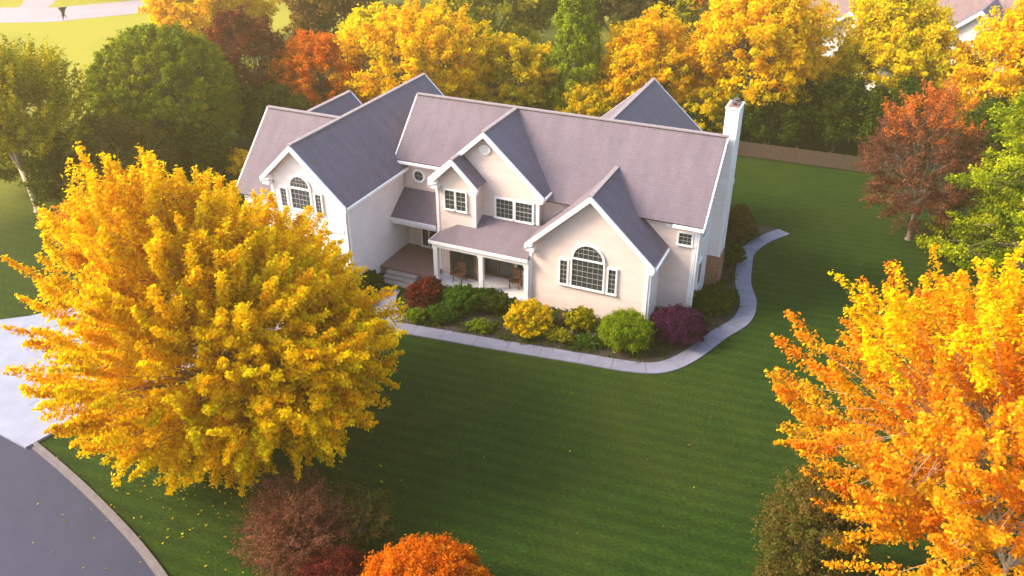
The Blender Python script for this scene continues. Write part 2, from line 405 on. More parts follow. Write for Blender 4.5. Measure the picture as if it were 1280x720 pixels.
sw = MB(); sw.extrude([(2.10,2.05,0.0),(2.10,8.83,0.0),(2.10,8.83,zat(1.57)-.24),(2.10,VR,ZR-.26),(2.10,2.05,zat(2.05)-.24)], (0.03,0,0))
sw.build('side_wall', M['siding_white'], house)  # whiter skin over the cream wall, brightness of this side painted in

# --- garage wing
gable_roof('roof', -18.23, 8.48, 0.943, 2.17, 3.13, -4.0, 10.5, trim_back=True, eave_r=(-3.9, 2.4))
gw = MB(); gable_wall(gw, -20.05, -15.45, -18.23, 8.48, 0.943, -3.6, 10.1); gw.build('wall', M['siding_white'], house)
cb = Pieces(); cb.box(-15.58,-15.41,-3.64,-3.46,0,5.5); cb.box(-20.09,-19.9,-3.64,-3.46,0,6.35); cb.box(-19.85,-15.6,-3.67,-3.605,3.75,4.0)
cb.build('corner_board', M['trim'], house)
# --- left wing, ridge along x
mb = MB(); zl = lambda v: 8.42-0.985*(0.94-v)
mb.slab([(-23.36,0.94,8.42),(-18.3,0.94,8.42),(-18.3,-2.95,zl(-2.95)),(-23.36,-2.95,zl(-2.95))], TH)
mb.slab([(-23.36,0.94,8.42),(-18.3,0.94,8.42),(-18.3,4.8,zl(-2.92)),(-23.36,4.8,zl(-2.92))], TH)
lw = mb.build('roof', M['roof'], house)
c = MB(); c.bar((-23.40,0.94,8.455),(-18.3,0.94,8.455),0.24,0.07); c.build('ridge_cap', M['ridge'], lw)
t = MB(); t.extrude([(-23.43,0.94,8.43),(-23.43,-2.95,zl(-2.95)),(-23.43,-2.95,zl(-2.95)-.28),(-23.43,0.94,8.13)], (0.07,0,0)); t.build('bargeboard', M['trim'], lw)
t = MB(); t.extrude([(-23.43,0.94,8.43),(-23.43,4.8,zl(-2.92)),(-23.43,4.8,zl(-2.92)-.28),(-23.43,0.94,8.13)], (0.07,0,0)); t.build('bargeboard', M['trim'], lw)
gw = MB(); gable_wall_y(gw, -2.6, 4.45, 0.94, 8.42, 0.985, -23.0, -20.3); gw.build('wall', M['siding_white'], house)
gable_roof('roof', -20.72, 8.39, 0.97, 2.6, 2.0, 0.98, 5.6, trim_front=False, trim_back=True)
gw = MB(); gable_wall(gw, -23.02, -19.0, -20.72, 8.39, 0.97, 1.5, 5.25); gw.build('wall', M['siding_white'], house)
# --- centre gable and dormer
gable_roof('roof', -9.41, 8.90, 0.907, 3.45, 3.45, 0.85, 5.15, eave_r=(0.95, 1.9))
gw = MB(); gable_wall(gw, -12.42, -6.35, -9.41, 8.90, 0.907, 1.25, 3.2); gw.build('wall', M['siding'], house)
gable_roof('roof', -10.9, 7.42, 0.98, 1.45, 1.45, 0.0, 1.9)
gw = MB(); gable_wall(gw, -12.10, -9.72, -10.9, 7.42, 0.98, 0.4, 1.6); gw.build('wall', M['siding'], house)
cb = Pieces()
for x0 in (-12.14, -9.85): cb.box(x0,x0+0.16,0.365,0.5,0.2 if x0 < -12 else 3.5,6.0)
cb.box(-6.49,-6.32,1.215,1.35,3.9,5.95); cb.box(-12.46,-12.3,1.2,1.4,0.3,5.7)
cb.build('corner_board', M['trim'], house)
# --- bay gable
gable_roof('roof', -2.78, 7.09, 0.937, 3.5, 3.48, -0.85, 3.5, eave_r=(-0.75, 1.75))
gw = MB(); gable_wall(gw, -6.12, 0.32, -2.78, 7.09, 0.937, -0.45, 2.4); gw.build('wall', M['siding'], house)
sw = MB(); sw.box(0.32,0.345,-0.3,1.89,0,3.9); sw.build('side_wall', M['siding_white'], house)  # thin whiter skin, brightness of the bay's right side put into its colour
cb = Pieces(); cb.box(0.18,0.37,-0.485,-0.3,0,4.0); cb.box(-6.16,-6.0,-0.485,-0.3,0,3.8); cb.build('corner_board', M['trim'], house)
# --- rear wing
gable_roof('roof', -3.88, 8.92, 0.88, 3.8, 3.8, 5.25, 14.0, trim_front=False, trim_back=True)
gw = MB(); gable_wall(gw, -7.3, -0.45, -3.88, 8.92, 0.88, 8.0, 13.6); gw.build('wall', M['siding_white'], house)

# --- porch
pz, pv, pl, pr = 2.84, -0.78, -12.05, -6.13
mp_ = 0.55; zj = pz + mp_*(1.25-pv); k = 1.25-pv
mb = MB()
mb.slab([(pl,pv,pz),(pr,pv,pz),(pr,1.24,zj),(pl+k,1.24,zj)], 0.12)
mb.slab([(pl,pv,pz),(pl+k,1.24,zj),(pl,1.24,pz)], 0.12)
pr_ = mb.build('porch_roof', M['roof'], house)
porch = MB(); porch.box(pl+0.10,pr,pv+0.07,pv+0.30,pz-0.42,pz-0.13); porch.box(pl+0.10,pl+0.32,pv+0.3,1.2,pz-0.42,pz-0.13)
porch.box(pl+0.02,pr,pv-0.05,pv+0.04,pz-0.19,pz-0.02); porch.box(pl-0.05,pl+0.04,pv-0.05,1.2,pz-0.19,pz-0.02)
porch.build('porch_beam', M['trim'], house)
cl = MB(); cl.box(pl+0.1,pr,pv+0.31,1.2,pz-0.16,pz-0.12); cl.build('porch_ceiling', M['soffit'], house)
fl = MB(); fl.box(-12.0,-6.13,-0.72,1.24,0.0,0.22); fl.build('porch_floor', M['porch_floor'], house)
for x in (-11.78, -8.98, -6.27):
    c = MB(); c.box(x-0.125,x+0.125,-0.67,-0.42,0.22,2.44); c.box(x-0.165,x+0.165,-0.71,-0.38,0.22,0.40); c.box(x-0.16,x+0.16,-0.705,-0.385,2.30,2.44)
    c.build('porch_column', M['trim'], house)
# --- entry recess between garage and dormer
mb = MB(); mb.slab([(-15.44,0.75,2.95),(-12.44,0.75,2.95),(-12.44,2.5,4.15),(-15.44,2.5,4.15)], 0.12); er = mb.build('entry_roof', M['roof'], house)
t = MB(); t.box(-15.44,-12.44,0.68,0.77,2.76,2.94); t.box(-15.44,-12.44,0.8,1.0,2.55,2.80); t.build('entry_beam', M['trim'], house)
ed = MB(); ed.box(-15.43,-12.0,-0.72,2.5,0,0.46); ed.build('entry_deck', M['deck'], house)
for i in range(3):
    st = MB(); st.box(-14.9+i*0.04,-12.9+i*0.04,-0.725-0.36*(i+1),-0.725-0.36*i,0.0,0.35-0.115*i); st.build('step', M['stone'], house, bevel=0.015)

def frame_rect(mb, x0, x1, z0, z1, y, t=0.1, d=0.09, back=0.03):
    mb.box(x0-t,x1+t,y-d,y+back,z1,z1+t); mb.box(x0-t-0.03,x1+t+0.03,y-d-0.04,y+back,z0-t,z0)
    mb.box(x0-t,x0,y-d,y+back,z0,z1); mb.box(x1,x1+t,y-d,y+back,z0,z1)
def window_rect(x0, x1, z0, z1, y, nx=3, nz=4, t=0.10, split=True, parent=None):
    f = MB(); frame_rect(f, x0, x1, z0, z1, y, t); o = f.build('window', M['trim'], parent or house, bevel=0.008)
    g = MB(); g.box(x0-0.01,x1+0.01,y-0.035,y-0.005,z0-0.01,z1+0.01); g.build('pane', M['glass'], o)
    b = MB()
    for i in range(1, nx):
        x = x0+(x1-x0)*i/nx; b.box(x-0.009,x+0.009,y-0.058,y-0.036,z0,z1)
    for i in range(1, nz):
        z = z0+(z1-z0)*i/nz; h = 0.022 if (split and i*2 == nz) else 0.009
        b.box(x0,x1,y-0.060,y-0.034,z-h,z+h)
    b.build('muntins', M['muntin'], o); return o
def window_arch(xc, r, z0, y, nx=6, t=0.11, squash=1.0, zc=None):
    """half-round window above z0"""
    n = 20; f = MB(); outer = []; inner = []
    for i in range(n+1):
        a = math.pi*i/n; outer.append((xc+math.cos(a)*(r+t), z0+math.sin(a)*(r+t)*squash)); inner.append((xc+math.cos(a)*r, z0+math.sin(a)*r*squash))
    for i in range(n):
        f.extrude([(outer[i][0],y-0.09,outer[i][1]),(outer[i+1][0],y-0.09,outer[i+1][1]),(inner[i+1][0],y-0.09,inner[i+1][1]),(inner[i][0],y-0.09,inner[i][1])], (0,0.12,0))
    f.box(xc-r-t,xc+r+t,y-0.092,y+0.03,z0-0.08,z0-0.001)
    o = f.build('arched_window', M['trim'], house)
    g = MB(); g.extrude([(x,y-0.035,z) for x, z in inner], (0,0.03,0)); g.build('pane', M['glass'], o)
    b = MB()
    for i in range(1, nx):
        x = xc - r + 2*r*i/nx; h = math.sqrt(max(0, r*r-(x-xc)**2))*squash
        b.box(x-0.009,x+0.009,y-0.058,y-0.036,z0,z0+h)
    for q in (0.36, 0.7):
        zz = r*squash*q; h = math.sqrt(1-q*q)*r; b.box(xc-h,xc+h,y-0.060,y-0.034,z0+zz-0.009,z0+zz+0.009)
    b.build('muntins', M['muntin'], o)
def shutter_side(x0, x1, z0, z1, y):
    f = MB(); frame_rect(f, x0, x1, z0, z1, y, 0.09); o = f.build('side_window', M['trim'], house, bevel=0.008)
    g = MB(); g.box(x0-0.01,x1+0.01,y-0.035,y-0.005,z0-0.01,z1+0.01); g.build('pane', M['glass'], o)
    b = MB()
    for i in range(1, 5):
        z = z0+(z1-z0)*i/5; b.box(x0,x1,y-0.058,y-0.034,z-0.010,z+0.010)
    b.box((x0+x1)/2-0.008,(x0+x1)/2+0.008,y-0.056,y-0.036,z0,z1)
    b.build('muntins', M['muntin'], o)
# bay window group
yb = -0.45
window_rect(-3.72,-2.02,1.72,3.30,yb,6,5,0.09,False); window_arch(-2.87,0.80,3.40,yb,6,0.11,0.98)
shutter_side(-4.38,-4.00,1.72,3.10,yb); shutter_side(-1.72,-1.34,1.72,3.10,yb)
# garage gable window group
yg = -3.6
window_rect(-18.75,-17.55,4.75,5.90,yg,5,4,0.09,False); window_arch(-18.15,0.60,6.02,yg,6,0.1,1.02)
shutter_side(-19.45,-19.08,4.75,5.80,yg); shutter_side(-17.20,-16.85,4.75,5.80,yg)
# centre double window, dormer double window, small side window, round window
window_rect(-8.85,-7.86,3.98+0.05,5.10,1.25,4,4); window_rect(-7.68,-6.72,3.98+0.05,5.10,1.25,4,4)
window_rect(-11.55,-10.98,4.38,5.48,0.4,2,4,0.08); window_rect(-10.86,-10.29,4.38,5.48,0.4,2,4,0.08)
window_rect(1.20,1.85,4.10,4.72,1.9,3,3,0.09,False)
f = MB(); n = 24
for i in range(n):
    a, b_ = 2*math.pi*i/n, 2*math.pi*(i+1)/n
    f.extrude([(-14.38+math.cos(q)*rr,2.41,5.03+math.sin(q)*rr) for q, rr in ((a,0.42),(b_,0.42),(b_,0.30),(a,0.30))], (0,0.12,0))
o = f.build('round_window', M['trim'], house)
g = MB(); g.extrude([(-14.38+math.cos(2*math.pi*i/n)*0.31,2.465,5.03+math.sin(2*math.pi*i/n)*0.31) for i in range(n)], (0,0.03,0)); g.build('pane', M['glass'], o)
b = MB(); b.box(-14.39,-14.37,2.44,2.462,4.73,5.33); b.box(-14.68,-14.08,2.438,2.464,5.02,5.04); b.build('muntins', M['muntin'], o)
# oval louvre vent high in the centre gable
f = MB(); f.extrude([(-9.50+math.cos(2*math.pi*i/n)*0.34,1.17,7.80+math.sin(2*math.pi*i/n)*0.27) for i in range(n)], (0,0.1,0)); o = f.build('gable_vent', M['trim'], house)
b = MB()
for i in range(-2, 3): b.box(-9.50-0.22,-9.50+0.22,1.15,1.168,7.80+i*0.08-0.012,7.80+i*0.08+0.012)
b.build('louvre', M['soffit'], o)
# porch back wall openings
def big_opening(x0, x1, z0, z1, y, mull, fm='wood'):
    f = MB(); frame_rect(f, x0, x1, z0, z1, y, 0.09)
    for q in mull: f.box(q-0.04,q+0.04,y-0.08,y+0.02,z0,z1)
    o = f.build('window', M[fm], house); g = MB(); g.box(x0-0.01,x1+0.01,y-0.03,y-0.005,z0-0.01,z1+0.01); g.build('pane', M['glass'], o)
    return o
big_opening(-11.3,-9.85,0.36,2.3,0.39,[-10.6]); big_opening(-9.55,-7.95,0.34,2.3,1.24,[-8.75]); big_opening(-7.6,-6.45,0.95,2.2,1.24,[], 'trim')
# front door under the entry roof
o = MB(); frame_rect(o, -14.35, -12.75, 0.56, 2.6, 2.5, 0.10); o.box(-13.95,-13.87,2.42,2.52,0.56,2.6); df = o.build('door_frame', M['trim'], house)
o = MB(); o.box(-13.86,-12.76,2.45,2.49,0.56,2.6); o.box(-13.7,-13.38,2.43,2.449,0.75,1.4); o.box(-13.22,-12.9,2.43,2.449,0.75,1.4); o.box(-13.7,-13.38,2.43,2.449,1.6,2.4); o.box(-13.22,-12.9,2.43,2.449,1.6,2.4)
dr = o.build('door', M['door'], house); o = MB(); o.tube([(-13.76,2.43,1.5),(-13.76,2.37,1.5)], [0.035,0.04], 8); o.build('door_handle', M['brass'], dr)
o = MB(); o.box(-14.34,-13.96,2.45,2.48,0.57,2.59); o.build('side_light', M['glass'], df)
# garage doors and belt behind the maple
f = MB(); frame_rect(f, -19.5, -16.1, 0.06, 2.45, -3.6, 0.12, 0.07); o = f.build('garage_door', M['trim'], house)
g = MB()
for i in range(4): g.box(-19.49,-16.11,-3.63,-3.605,0.08+i*0.59,0.08+i*0.59+0.57)
g.build('door_panel', M['siding_white'], o)
window_rect(-22.4,-21.4,1.2,2.6,-2.6,3,4)
# side wall windows on the +x wall (turned so they face +x)
def side_window(y0, y1, z0, z1, x):
    f = MB(); t_ = 0.09
    f.box(x-0.03,x+0.08,y0-t_,y1+t_,z1,z1+t_); f.box(x-0.03,x+0.11,y0-t_,y1+t_,z0-t_,z0); f.box(x-0.03,x+0.08,y0-t_,y0,z0,z1); f.box(x-0.03,x+0.08,y1,y1+t_,z0,z1)
    o = f.build('window', M['trim'], house); g = MB(); g.box(x+0.005,x+0.03,y0-0.01,y1+0.01,z0-0.01,z1+0.01); g.build('pane', M['glass'], o)
side_window(3.0,3.8,1.0,2.5,2.13); side_window(3.0,3.8,4.0,5.4,2.13)
# downspouts
for (x, y, z1) in ((2.22,1.80,5.1),(0.44,-0.40,3.6),(-15.33,-3.5,5.2)):
    d = MB(); d.box(x-0.045,x+0.045,y-0.035,y+0.035,0.1,z1); d.build('downspout', M['trim'], house)
# chimney
c = MB(); c.box(2.13,2.80,5.5,6.75,1.9,10.30); chm = c.build('chimney', M['siding_white'], house)
cc = MB(); cc.box(2.09,2.85,5.45,6.80,10.30,10.38); cc.build('chimney_cap', M['trim'], chm)
ci = MB(); ci.box(2.22,2.72,5.58,6.67,10.381,10.44); ci.build('chimney_crown', M['brick'], chm)
cbk = MB(); cbk.box(2.12,2.86,5.44,6.81,0.0,1.9); cbk.build('chimney_base', M['brick'], chm)
for y in (5.85, 6.4):
    fl_ = MB(); fl_.tube([(2.47,y,10.42),(2.47,y,10.58)], [0.12,0.12], 12); fl_.tube([(2.47,y,10.57),(2.47,y,10.61)], [0.16,0.16], 12); fl_.build('flue', M['metal'], chm)
cb = Pieces()
for yy in (5.47, 6.68): cb.box(2.72,2.825,yy,yy+0.1,1.9,10.29)
cb.build('corner_board', M['trim'], chm)
# plumbing vents on the main rear slope and roof boots
for (x, y) in ((-9.0,6.4),):
    v = MB(); v.tube([(x,y,zat(2*VR-y)-0.1),(x,y,zat(2*VR-y)+0.3)], [0.05,0.05], 8); v.build('vent_pipe', M['metal'], main_roof)

# porch furniture
def chair(x, y, rz, label):
    r = thing('porch_chair', (x,y,0.22), label, 'chair', 'wooden chairs on the front porch', rz)
    s = MB(); s.box(-0.28,0.28,-0.26,0.26,0.36,0.42); s.build('seat', M['wood'], r)
    s = MB(); 
    for i in range(5): s.box(-0.27+i*0.112,-0.27+i*0.112+0.08,0.24,0.28,0.45,0.98)
    s.box(-0.28,0.28,0.235,0.285,0.98,1.06); s.build('backrest', M['wood'], r)
    for sx in (-1, 1):
        for sy in (-1, 1):
            l_ = MB(); l_.box(sx*0.27-0.03,sx*0.27+0.03,sy*0.25-0.03,sy*0.25+0.03,0,0.36); l_.build('leg', M['wood'], r)
        a = MB(); a.box(sx*0.30-0.04,sx*0.30+0.04,-0.28,0.28,0.58,0.62); a.box(sx*0.30-0.025,sx*0.30+0.025,-0.26,-0.21,0.42,0.58); a.build('armrest', M['wood'], r)
chair(-7.4,0.55,0.1,'brown wooden chair on the porch beside the bay wall')
chair(-10.6,-0.05,-0.1,'brown wooden chair on the porch near the entry end')

# ------------------------------------------------------------------ vegetation
def leaf_mesh(name, P, N, size, col, aspect=1.5, seed=0):
    """P positions, N normals, one kite-shaped leaf each"""
    rg = np.random.default_rng(seed); n = len(P)
    N = N/np.maximum(np.linalg.norm(N, axis=1, keepdims=True), 1e-6)
    r_ = rg.normal(size=(n,3)); U = np.cross(N, r_); U /= np.maximum(np.linalg.norm(U, axis=1, keepdims=True), 1e-6); V = np.cross(N, U)
    s = (size*rg.uniform(0.65,1.35,n))[:,None]
    a = P-U*s*0.5*aspect; b = P+V*s*0.42+U*s*0.1+N*s*0.12; c = P+U*s*0.5*aspect; d = P-V*s*0.42+U*s*0.1+N*s*0.12
    co = np.stack([a,b,c,d],1).reshape(-1,3).astype(np.float32)
    me = bpy.data.meshes.new(name); me.vertices.add(4*n); me.vertices.foreach_set('co', co.ravel())
    me.loops.add(4*n); me.loops.foreach_set('vertex_index', np.arange(4*n, dtype=np.int32))
    me.polygons.add(n); me.polygons.foreach_set('loop_start', np.arange(0,4*n,4,dtype=np.int32))
    at = me.attributes.new('leaf_colour', 'FLOAT_COLOR', 'FACE')
    rgba = np.ones((n,4), np.float32); rgba[:,:3] = np.clip(col,0,0.95); at.data.foreach_set('color', rgba.ravel())
    me.materials.append(M['leaf']); me.update(calc_edges=True); return me

PAL = {   # leaf colours (linear) and how common each is
 'gold':   [((0.92,0.54,0.004),5),((0.94,0.62,0.006),4),((0.88,0.42,0.004),1.6),((0.62,0.53,0.008),0.8)],
 'gold_green': [((0.82,0.52,0.006),4),((0.74,0.54,0.008),3),((0.40,0.38,0.01),1.6),((0.18,0.23,0.01),0.7)],
 'orange_gold': [((0.88,0.36,0.014),5),((0.90,0.45,0.015),4.5),((0.82,0.23,0.010),2),((0.6,0.42,0.02),1)],
 'lemon':  [((0.82,0.58,0.008),4),((0.88,0.66,0.01),3),((0.55,0.50,0.01),1.6)],
 'orange': [((0.70,0.17,0.006),4),((0.78,0.27,0.008),2.5),((0.50,0.10,0.006),1.5)],
 'rust':   [((0.22,0.085,0.045),4),((0.17,0.06,0.035),3),((0.30,0.13,0.06),2)],
 'rustop': [((0.66,0.20,0.03),4),((0.52,0.13,0.03),2)],
 'maroon': [((0.17,0.026,0.020),4),((0.11,0.020,0.02),3),((0.32,0.055,0.02),1)],
 'purple': [((0.085,0.012,0.062),4),((0.06,0.009,0.045),3)],
 'green':  [((0.045,0.085,0.010),4),((0.065,0.11,0.012),3),((0.11,0.13,0.015),1)],
 'olive':  [((0.26,0.25,0.008),4),((0.44,0.37,0.010),2.5),((0.16,0.18,0.008),2),((0.66,0.48,0.010),1.2)],
 'dark':   [((0.045,0.080,0.008),4),((0.070,0.105,0.010),3),((0.14,0.15,0.010),1.3)],
 'lime':   [((0.20,0.28,0.008),4),((0.27,0.34,0.010),3),((0.11,0.18,0.008),1)],
 'hedge':  [((0.055,0.13,0.010),4),((0.075,0.17,0.010),2),((0.12,0.22,0.012),0.7)],
 'conifer':[((0.24,0.31,0.010),4),((0.42,0.45,0.010),3),((0.14,0.20,0.010),2)],
 'rgreen': [((0.16,0.22,0.008),4),((0.25,0.27,0.010),3),((0.45,0.40,0.010),1)],
 'pine':   [((0.26,0.33,0.010),3),((0.52,0.52,0.015),3),((0.09,0.15,0.010),1.6)],
 'brown':  [((0.20,0.10,0.03),4),((0.28,0.15,0.03),2),((0.12,0.07,0.025),2)],
 'brown_green': [((0.13,0.09,0.02),3),((0.11,0.12,0.02),3),((0.22,0.13,0.03),1.5)],
}
def colours(pal, cl, per, rg, spread=0.22):
    cs = np.array([c for c, _ in PAL[pal]]); ws = np.array([w_ for _, w_ in PAL[pal]], float); ws /= ws.sum()
    base = cs[rg.choice(len(cs), size=cl, p=ws)]; base = np.repeat(base, per, axis=0)
    own = cs[rg.choice(len(cs), size=cl*per, p=ws)]
    mix = rg.uniform(0,0.75,(cl*per,1)); c = base*(1-mix)+own*mix
    return c*np.exp(rg.normal(0,spread,(cl*per,1)))

def lobes(rg, k=9, amp=0.22):
    d = rg.normal(size=(k,3)); d /= np.linalg.norm(d,axis=1,keepdims=True); a = rg.uniform(-amp, amp, k)
    def f(D): return 1 + (np.exp(5*(D@d.T-1))*a).sum(1)*1.6
    return f

def crown(name, size, pal, n_clump, per, leaf, seed, shape='round', clump=0.55, spray=0.0, inner=0.55, flat=0.8, amp=0.22, upbias=0.35, face_up=0.5, pal2=None, full=False, taper=0.0, shear=(0,0)):
    """leaf clumps spread through a lobed ellipsoid; returns mesh and clump centres (crown centre = origin)"""
    rg = np.random.default_rng(seed); rx, ry, rz = size
    if shape == 'cone':
        t = rg.uniform(0,1,n_clump)**0.8; h = -rz + 2*rz*t*0.98; rad = (1-t)**0.85*0.98+0.03; bulge = np.minimum(1, 0.55+t*3)
        an = rg.uniform(0,2*np.pi,n_clump); q = rg.uniform(inner,1,n_clump)*rad*bulge*(1+0.12*np.sin(an*5+h*1.7))
        C_ = np.stack([np.cos(an)*q*rx, np.sin(an)*q*ry, h],1); D = np.stack([np.cos(an)*0.5, np.sin(an)*0.5, np.full(n_clump,0.9)],1)
    elif shape == 'tiers':
        tiers = 11; lev = rg.integers(0,tiers,n_clump); t = (lev+0.5)/tiers; h = -rz+2*rz*t
        rad = (1-t)**0.75*0.95+0.08
        arm = rg.integers(0,9,n_clump); an = arm*2*np.pi/9 + lev*1.3 + rg.normal(0,0.10,n_clump)
        ln = 0.75+0.35*np.sin(arm*2.3+lev*1.9)
        q = rg.uniform(0.15,1,n_clump)**0.6*rad*ln
        C_ = np.stack([np.cos(an)*q*rx, np.sin(an)*q*ry, h - q*rx*0.10 + rg.normal(0,0.12,n_clump)],1); D = np.stack([np.cos(an), np.sin(an), np.full(n_clump,0.25)],1)
    else:
        D = rg.normal(size=(n_clump,3)); D /= np.linalg.norm(D,axis=1,keepdims=True)
        D[:,2] = np.where(D[:,2] < (-0.92 if full else -0.45), -D[:,2], D[:,2]); f = lobes(rg, 12, amp)(D)
        q = inner + (1-inner)*rg.uniform(0,1,n_clump)**0.6; q *= f
        C_ = D*np.array([rx,ry,rz])*q[:,None]; C_[:,:2] *= (1-taper*np.clip(C_[:,2:]/rz,0,1)); C_[:,:2] += np.clip(C_[:,2:],0,None)*np.array(shear); C_[:,2] = np.where(C_[:,2] < 0, C_[:,2]*flat, C_[:,2])
    dd = D + np.array([0,0,upbias]) + rg.normal(0,0.25,(n_clump,3)); dd /= np.linalg.norm(dd,axis=1,keepdims=True)
    L = clump*(1+spray)*rg.uniform(0.6,1.5,n_clump); W = clump*rg.uniform(0.6,1.2,n_clump)*(1-0.35*min(spray,1))
    t = rg.uniform(-0.5,1,(n_clump,per)); g = rg.normal(size=(n_clump,per,3))
    wid = (W[:,None]*(0.55-0.28*t))[:,:,None]
    P = C_[:,None,:] + dd[:,None,:]*(t*L[:,None])[:,:,None] + g*wid*np.array([1,1,0.75])
    P = P.reshape(-1,3)
    out = P/np.array([rx,ry,rz]); out /= np.maximum(np.linalg.norm(out,axis=1,keepdims=True),1e-6)
    N = out*0.55 + np.array([0,0,face_up]) + rg.normal(0,0.55,P.shape)
    col = colours(pal, n_clump, per, rg)
    if pal2:
        c2 = colours(pal2[0], n_clump, per, rg); sel = np.repeat(C_[:,2] > pal2[1]*rz + rg.normal(0,0.12*rz,n_clump), per)
        col[sel] = c2[sel]
    return leaf_mesh(name, P, N, leaf, col, seed=seed), C_

def limbs(cz, fork, C_, r0, seed, n_main=6, twig=0.018, frac=1.0, lean=(0,0), axis=False):
    """trunk from the ground to the fork, main limbs, then a branch to each leaf clump"""
    rg = np.random.default_rng(seed+500); mb = MB(); C_ = C_ + np.array([0,0,cz])
    f0 = Vector((lean[0], lean[1], fork))
    mb.tube([(0,0,-0.05),(0.03,0,0.15),(lean[0]*.3,lean[1]*.3,fork*0.5),f0], [r0*1.5,r0*1.1,r0*0.9,r0*0.8], 9)
    top = np.array([0,0,cz])
    if axis:     # conifers: one straight stem to the tip, boughs leaving it level
        zt = C_[:,2].max()
        mb.tube([f0, (0,0,(fork+zt)/2), (0,0,zt)], [r0*0.8,r0*0.45,0.02], 8)
        for c in C_:
            if rg.uniform() > frac: continue
            z0_ = min(zt-0.2, c[2]+0.1*math.hypot(c[0],c[1])); mb.tube([(0,0,z0_),(c[0]*.5,c[1]*.5,(z0_+c[2])/2+.05),tuple(c)], [twig*2,twig*1.4,twig*0.5], 4)
        return mb
    k = n_main; idx = rg.choice(len(C_), k, replace=False); far_ = C_[idx]*0.62+top*0.38
    near = ((C_[:,None,:]-far_[None])**2).sum(2).argmin(1)
    for j in range(k):
        e = Vector(far_[j]); mid = f0.lerp(e,0.5)+Vector(rg.normal(0,0.15,3))*max(1,(e-f0).length*0.15)
        mb.tube([f0-Vector((0,0,0.1)), f0.lerp(mid,0.5), mid, e], [r0*0.62,r0*0.5,r0*0.38,r0*0.2], 6)
        own = np.nonzero(near == j)[0]
        for i in own:
            if rg.uniform() > frac: continue
            c = Vector(C_[i]); s = mid.lerp(e, float(rg.uniform(0,1))); m1 = s.lerp(c,0.55)+Vector(rg.normal(0,0.10,3))*(c-s).length*0.5
            tip = c + (c-s).normalized()*0.25
            mb.tube([s,m1,tip], [twig*2.6,twig*1.6,twig*0.6], 4)
    return mb

def tree(name, loc, r, h0, cz, label, cat='tree', group=None, pal='gold', n=220, per=60, leaf=0.2, seed=1, shape='round', bark='bark', r0=0.2, fork=None, n_main=7, twig=0.02, frac=0.6, rz=0, lean=(0,0), **kw):
    t = thing(name, (loc[0],loc[1],0), label, cat, group, rz)
    me, C_ = crown('crown', r, pal, n, per, leaf, seed, shape, **kw)
    c = bpy.data.objects.new('crown', me); c.location = (0,0,cz); link(c, t)
    limbs(cz, fork if fork else max(0.6, cz-r[2]*0.75), C_, r0, seed, n_main, twig, frac, lean, shape in ('cone','tiers')).build('trunk', M[bark], t, smooth=True)
    return t
def copy_tree(src, loc, rz, s, label, group=None):
    c = src.copy(); link(c); c.location = (loc[0],loc[1],0); c.rotation_euler = (0,0,rz); c.scale = (s,s,s); c['label'] = label
    if group: c['group'] = group
    for ch in src.children:
        d = ch.copy(); link(d, c)
    return c
def shrub(name, loc, r, label, pal, n=90, per=60, leaf=0.07, seed=1, cat='shrub', group=None, **kw):
    t = thing(name, (loc[0],loc[1],0), label, cat, group)
    kw.setdefault('clump', min(r)*0.28); kw.setdefault('inner', 0.6); kw.setdefault('flat', 0.95)
    tw = kw.pop('twig', 0.008); fr = kw.pop('frac', 0.5)
    me, C_ = crown('foliage', r, pal, n, per, leaf, seed, **kw)
    c = bpy.data.objects.new('foliage', me); c.location = (0,0,r[2]*0.92); link(c, t)
    limbs(r[2]*0.92, 0.12, C_, 0.04, seed, 7, tw, fr).build('stems', M['bark'], t)
    return t

# --- foreground and near trees
tree('maple_tree', (-11.9,-15.4), (6.2,6.4,4.9), 0, 5.4, 'big golden yellow maple on the front lawn between driveway and house', pal='gold', n=1500, per=230, leaf=0.105, seed=14, r0=0.26, fork=2.0, n_main=10, twig=0.011, frac=0.5, clump=0.42, spray=1.3, inner=0.45, flat=0.86, amp=0.36, upbias=0.4, full=True, taper=0.28, shear=(-0.42,-0.26))
tree('birch_tree', (16.3,-12.4), (6.1,6.1,5.3), 0, 5.7, 'orange and gold birch with pale stems at the right edge of the front lawn', pal='orange_gold', n=1100, per=200, leaf=0.09, seed=23, bark='bark_pale', r0=0.12, fork=1.6, n_main=11, twig=0.008, frac=0.45, clump=0.4, spray=1.4, inner=0.3, flat=0.85, amp=0.4, upbias=0.45, pal2=('gold',0.85))
tree('pine_tree', (18.2,12.6), (6.2,6.2,6.5), 0, 7.2, 'yellow green pine with layered boughs at the right edge beside the rust coloured tree', pal='pine', shape='tiers', n=1200, per=120, leaf=0.11, seed=31, fork=1.0, r0=0.22, clump=0.42, spray=0.5, upbias=0.1, frac=0.4, twig=0.014, face_up=0.9)
tree('redbud_tree', (12.6,16.4), (3.7,3.7,4.1), 0, 5.0, 'rust brown tree with an orange top on the lawn before the back fence', pal='rust', n=520, per=80, leaf=0.09, seed=41, bark='bark', r0=0.17, fork=1.9, clump=0.36, spray=0.6, inner=0.4, flat=1.0, amp=0.12, upbias=0.5, frac=0.7, twig=0.009, pal2=('rustop',0.62), full=True)

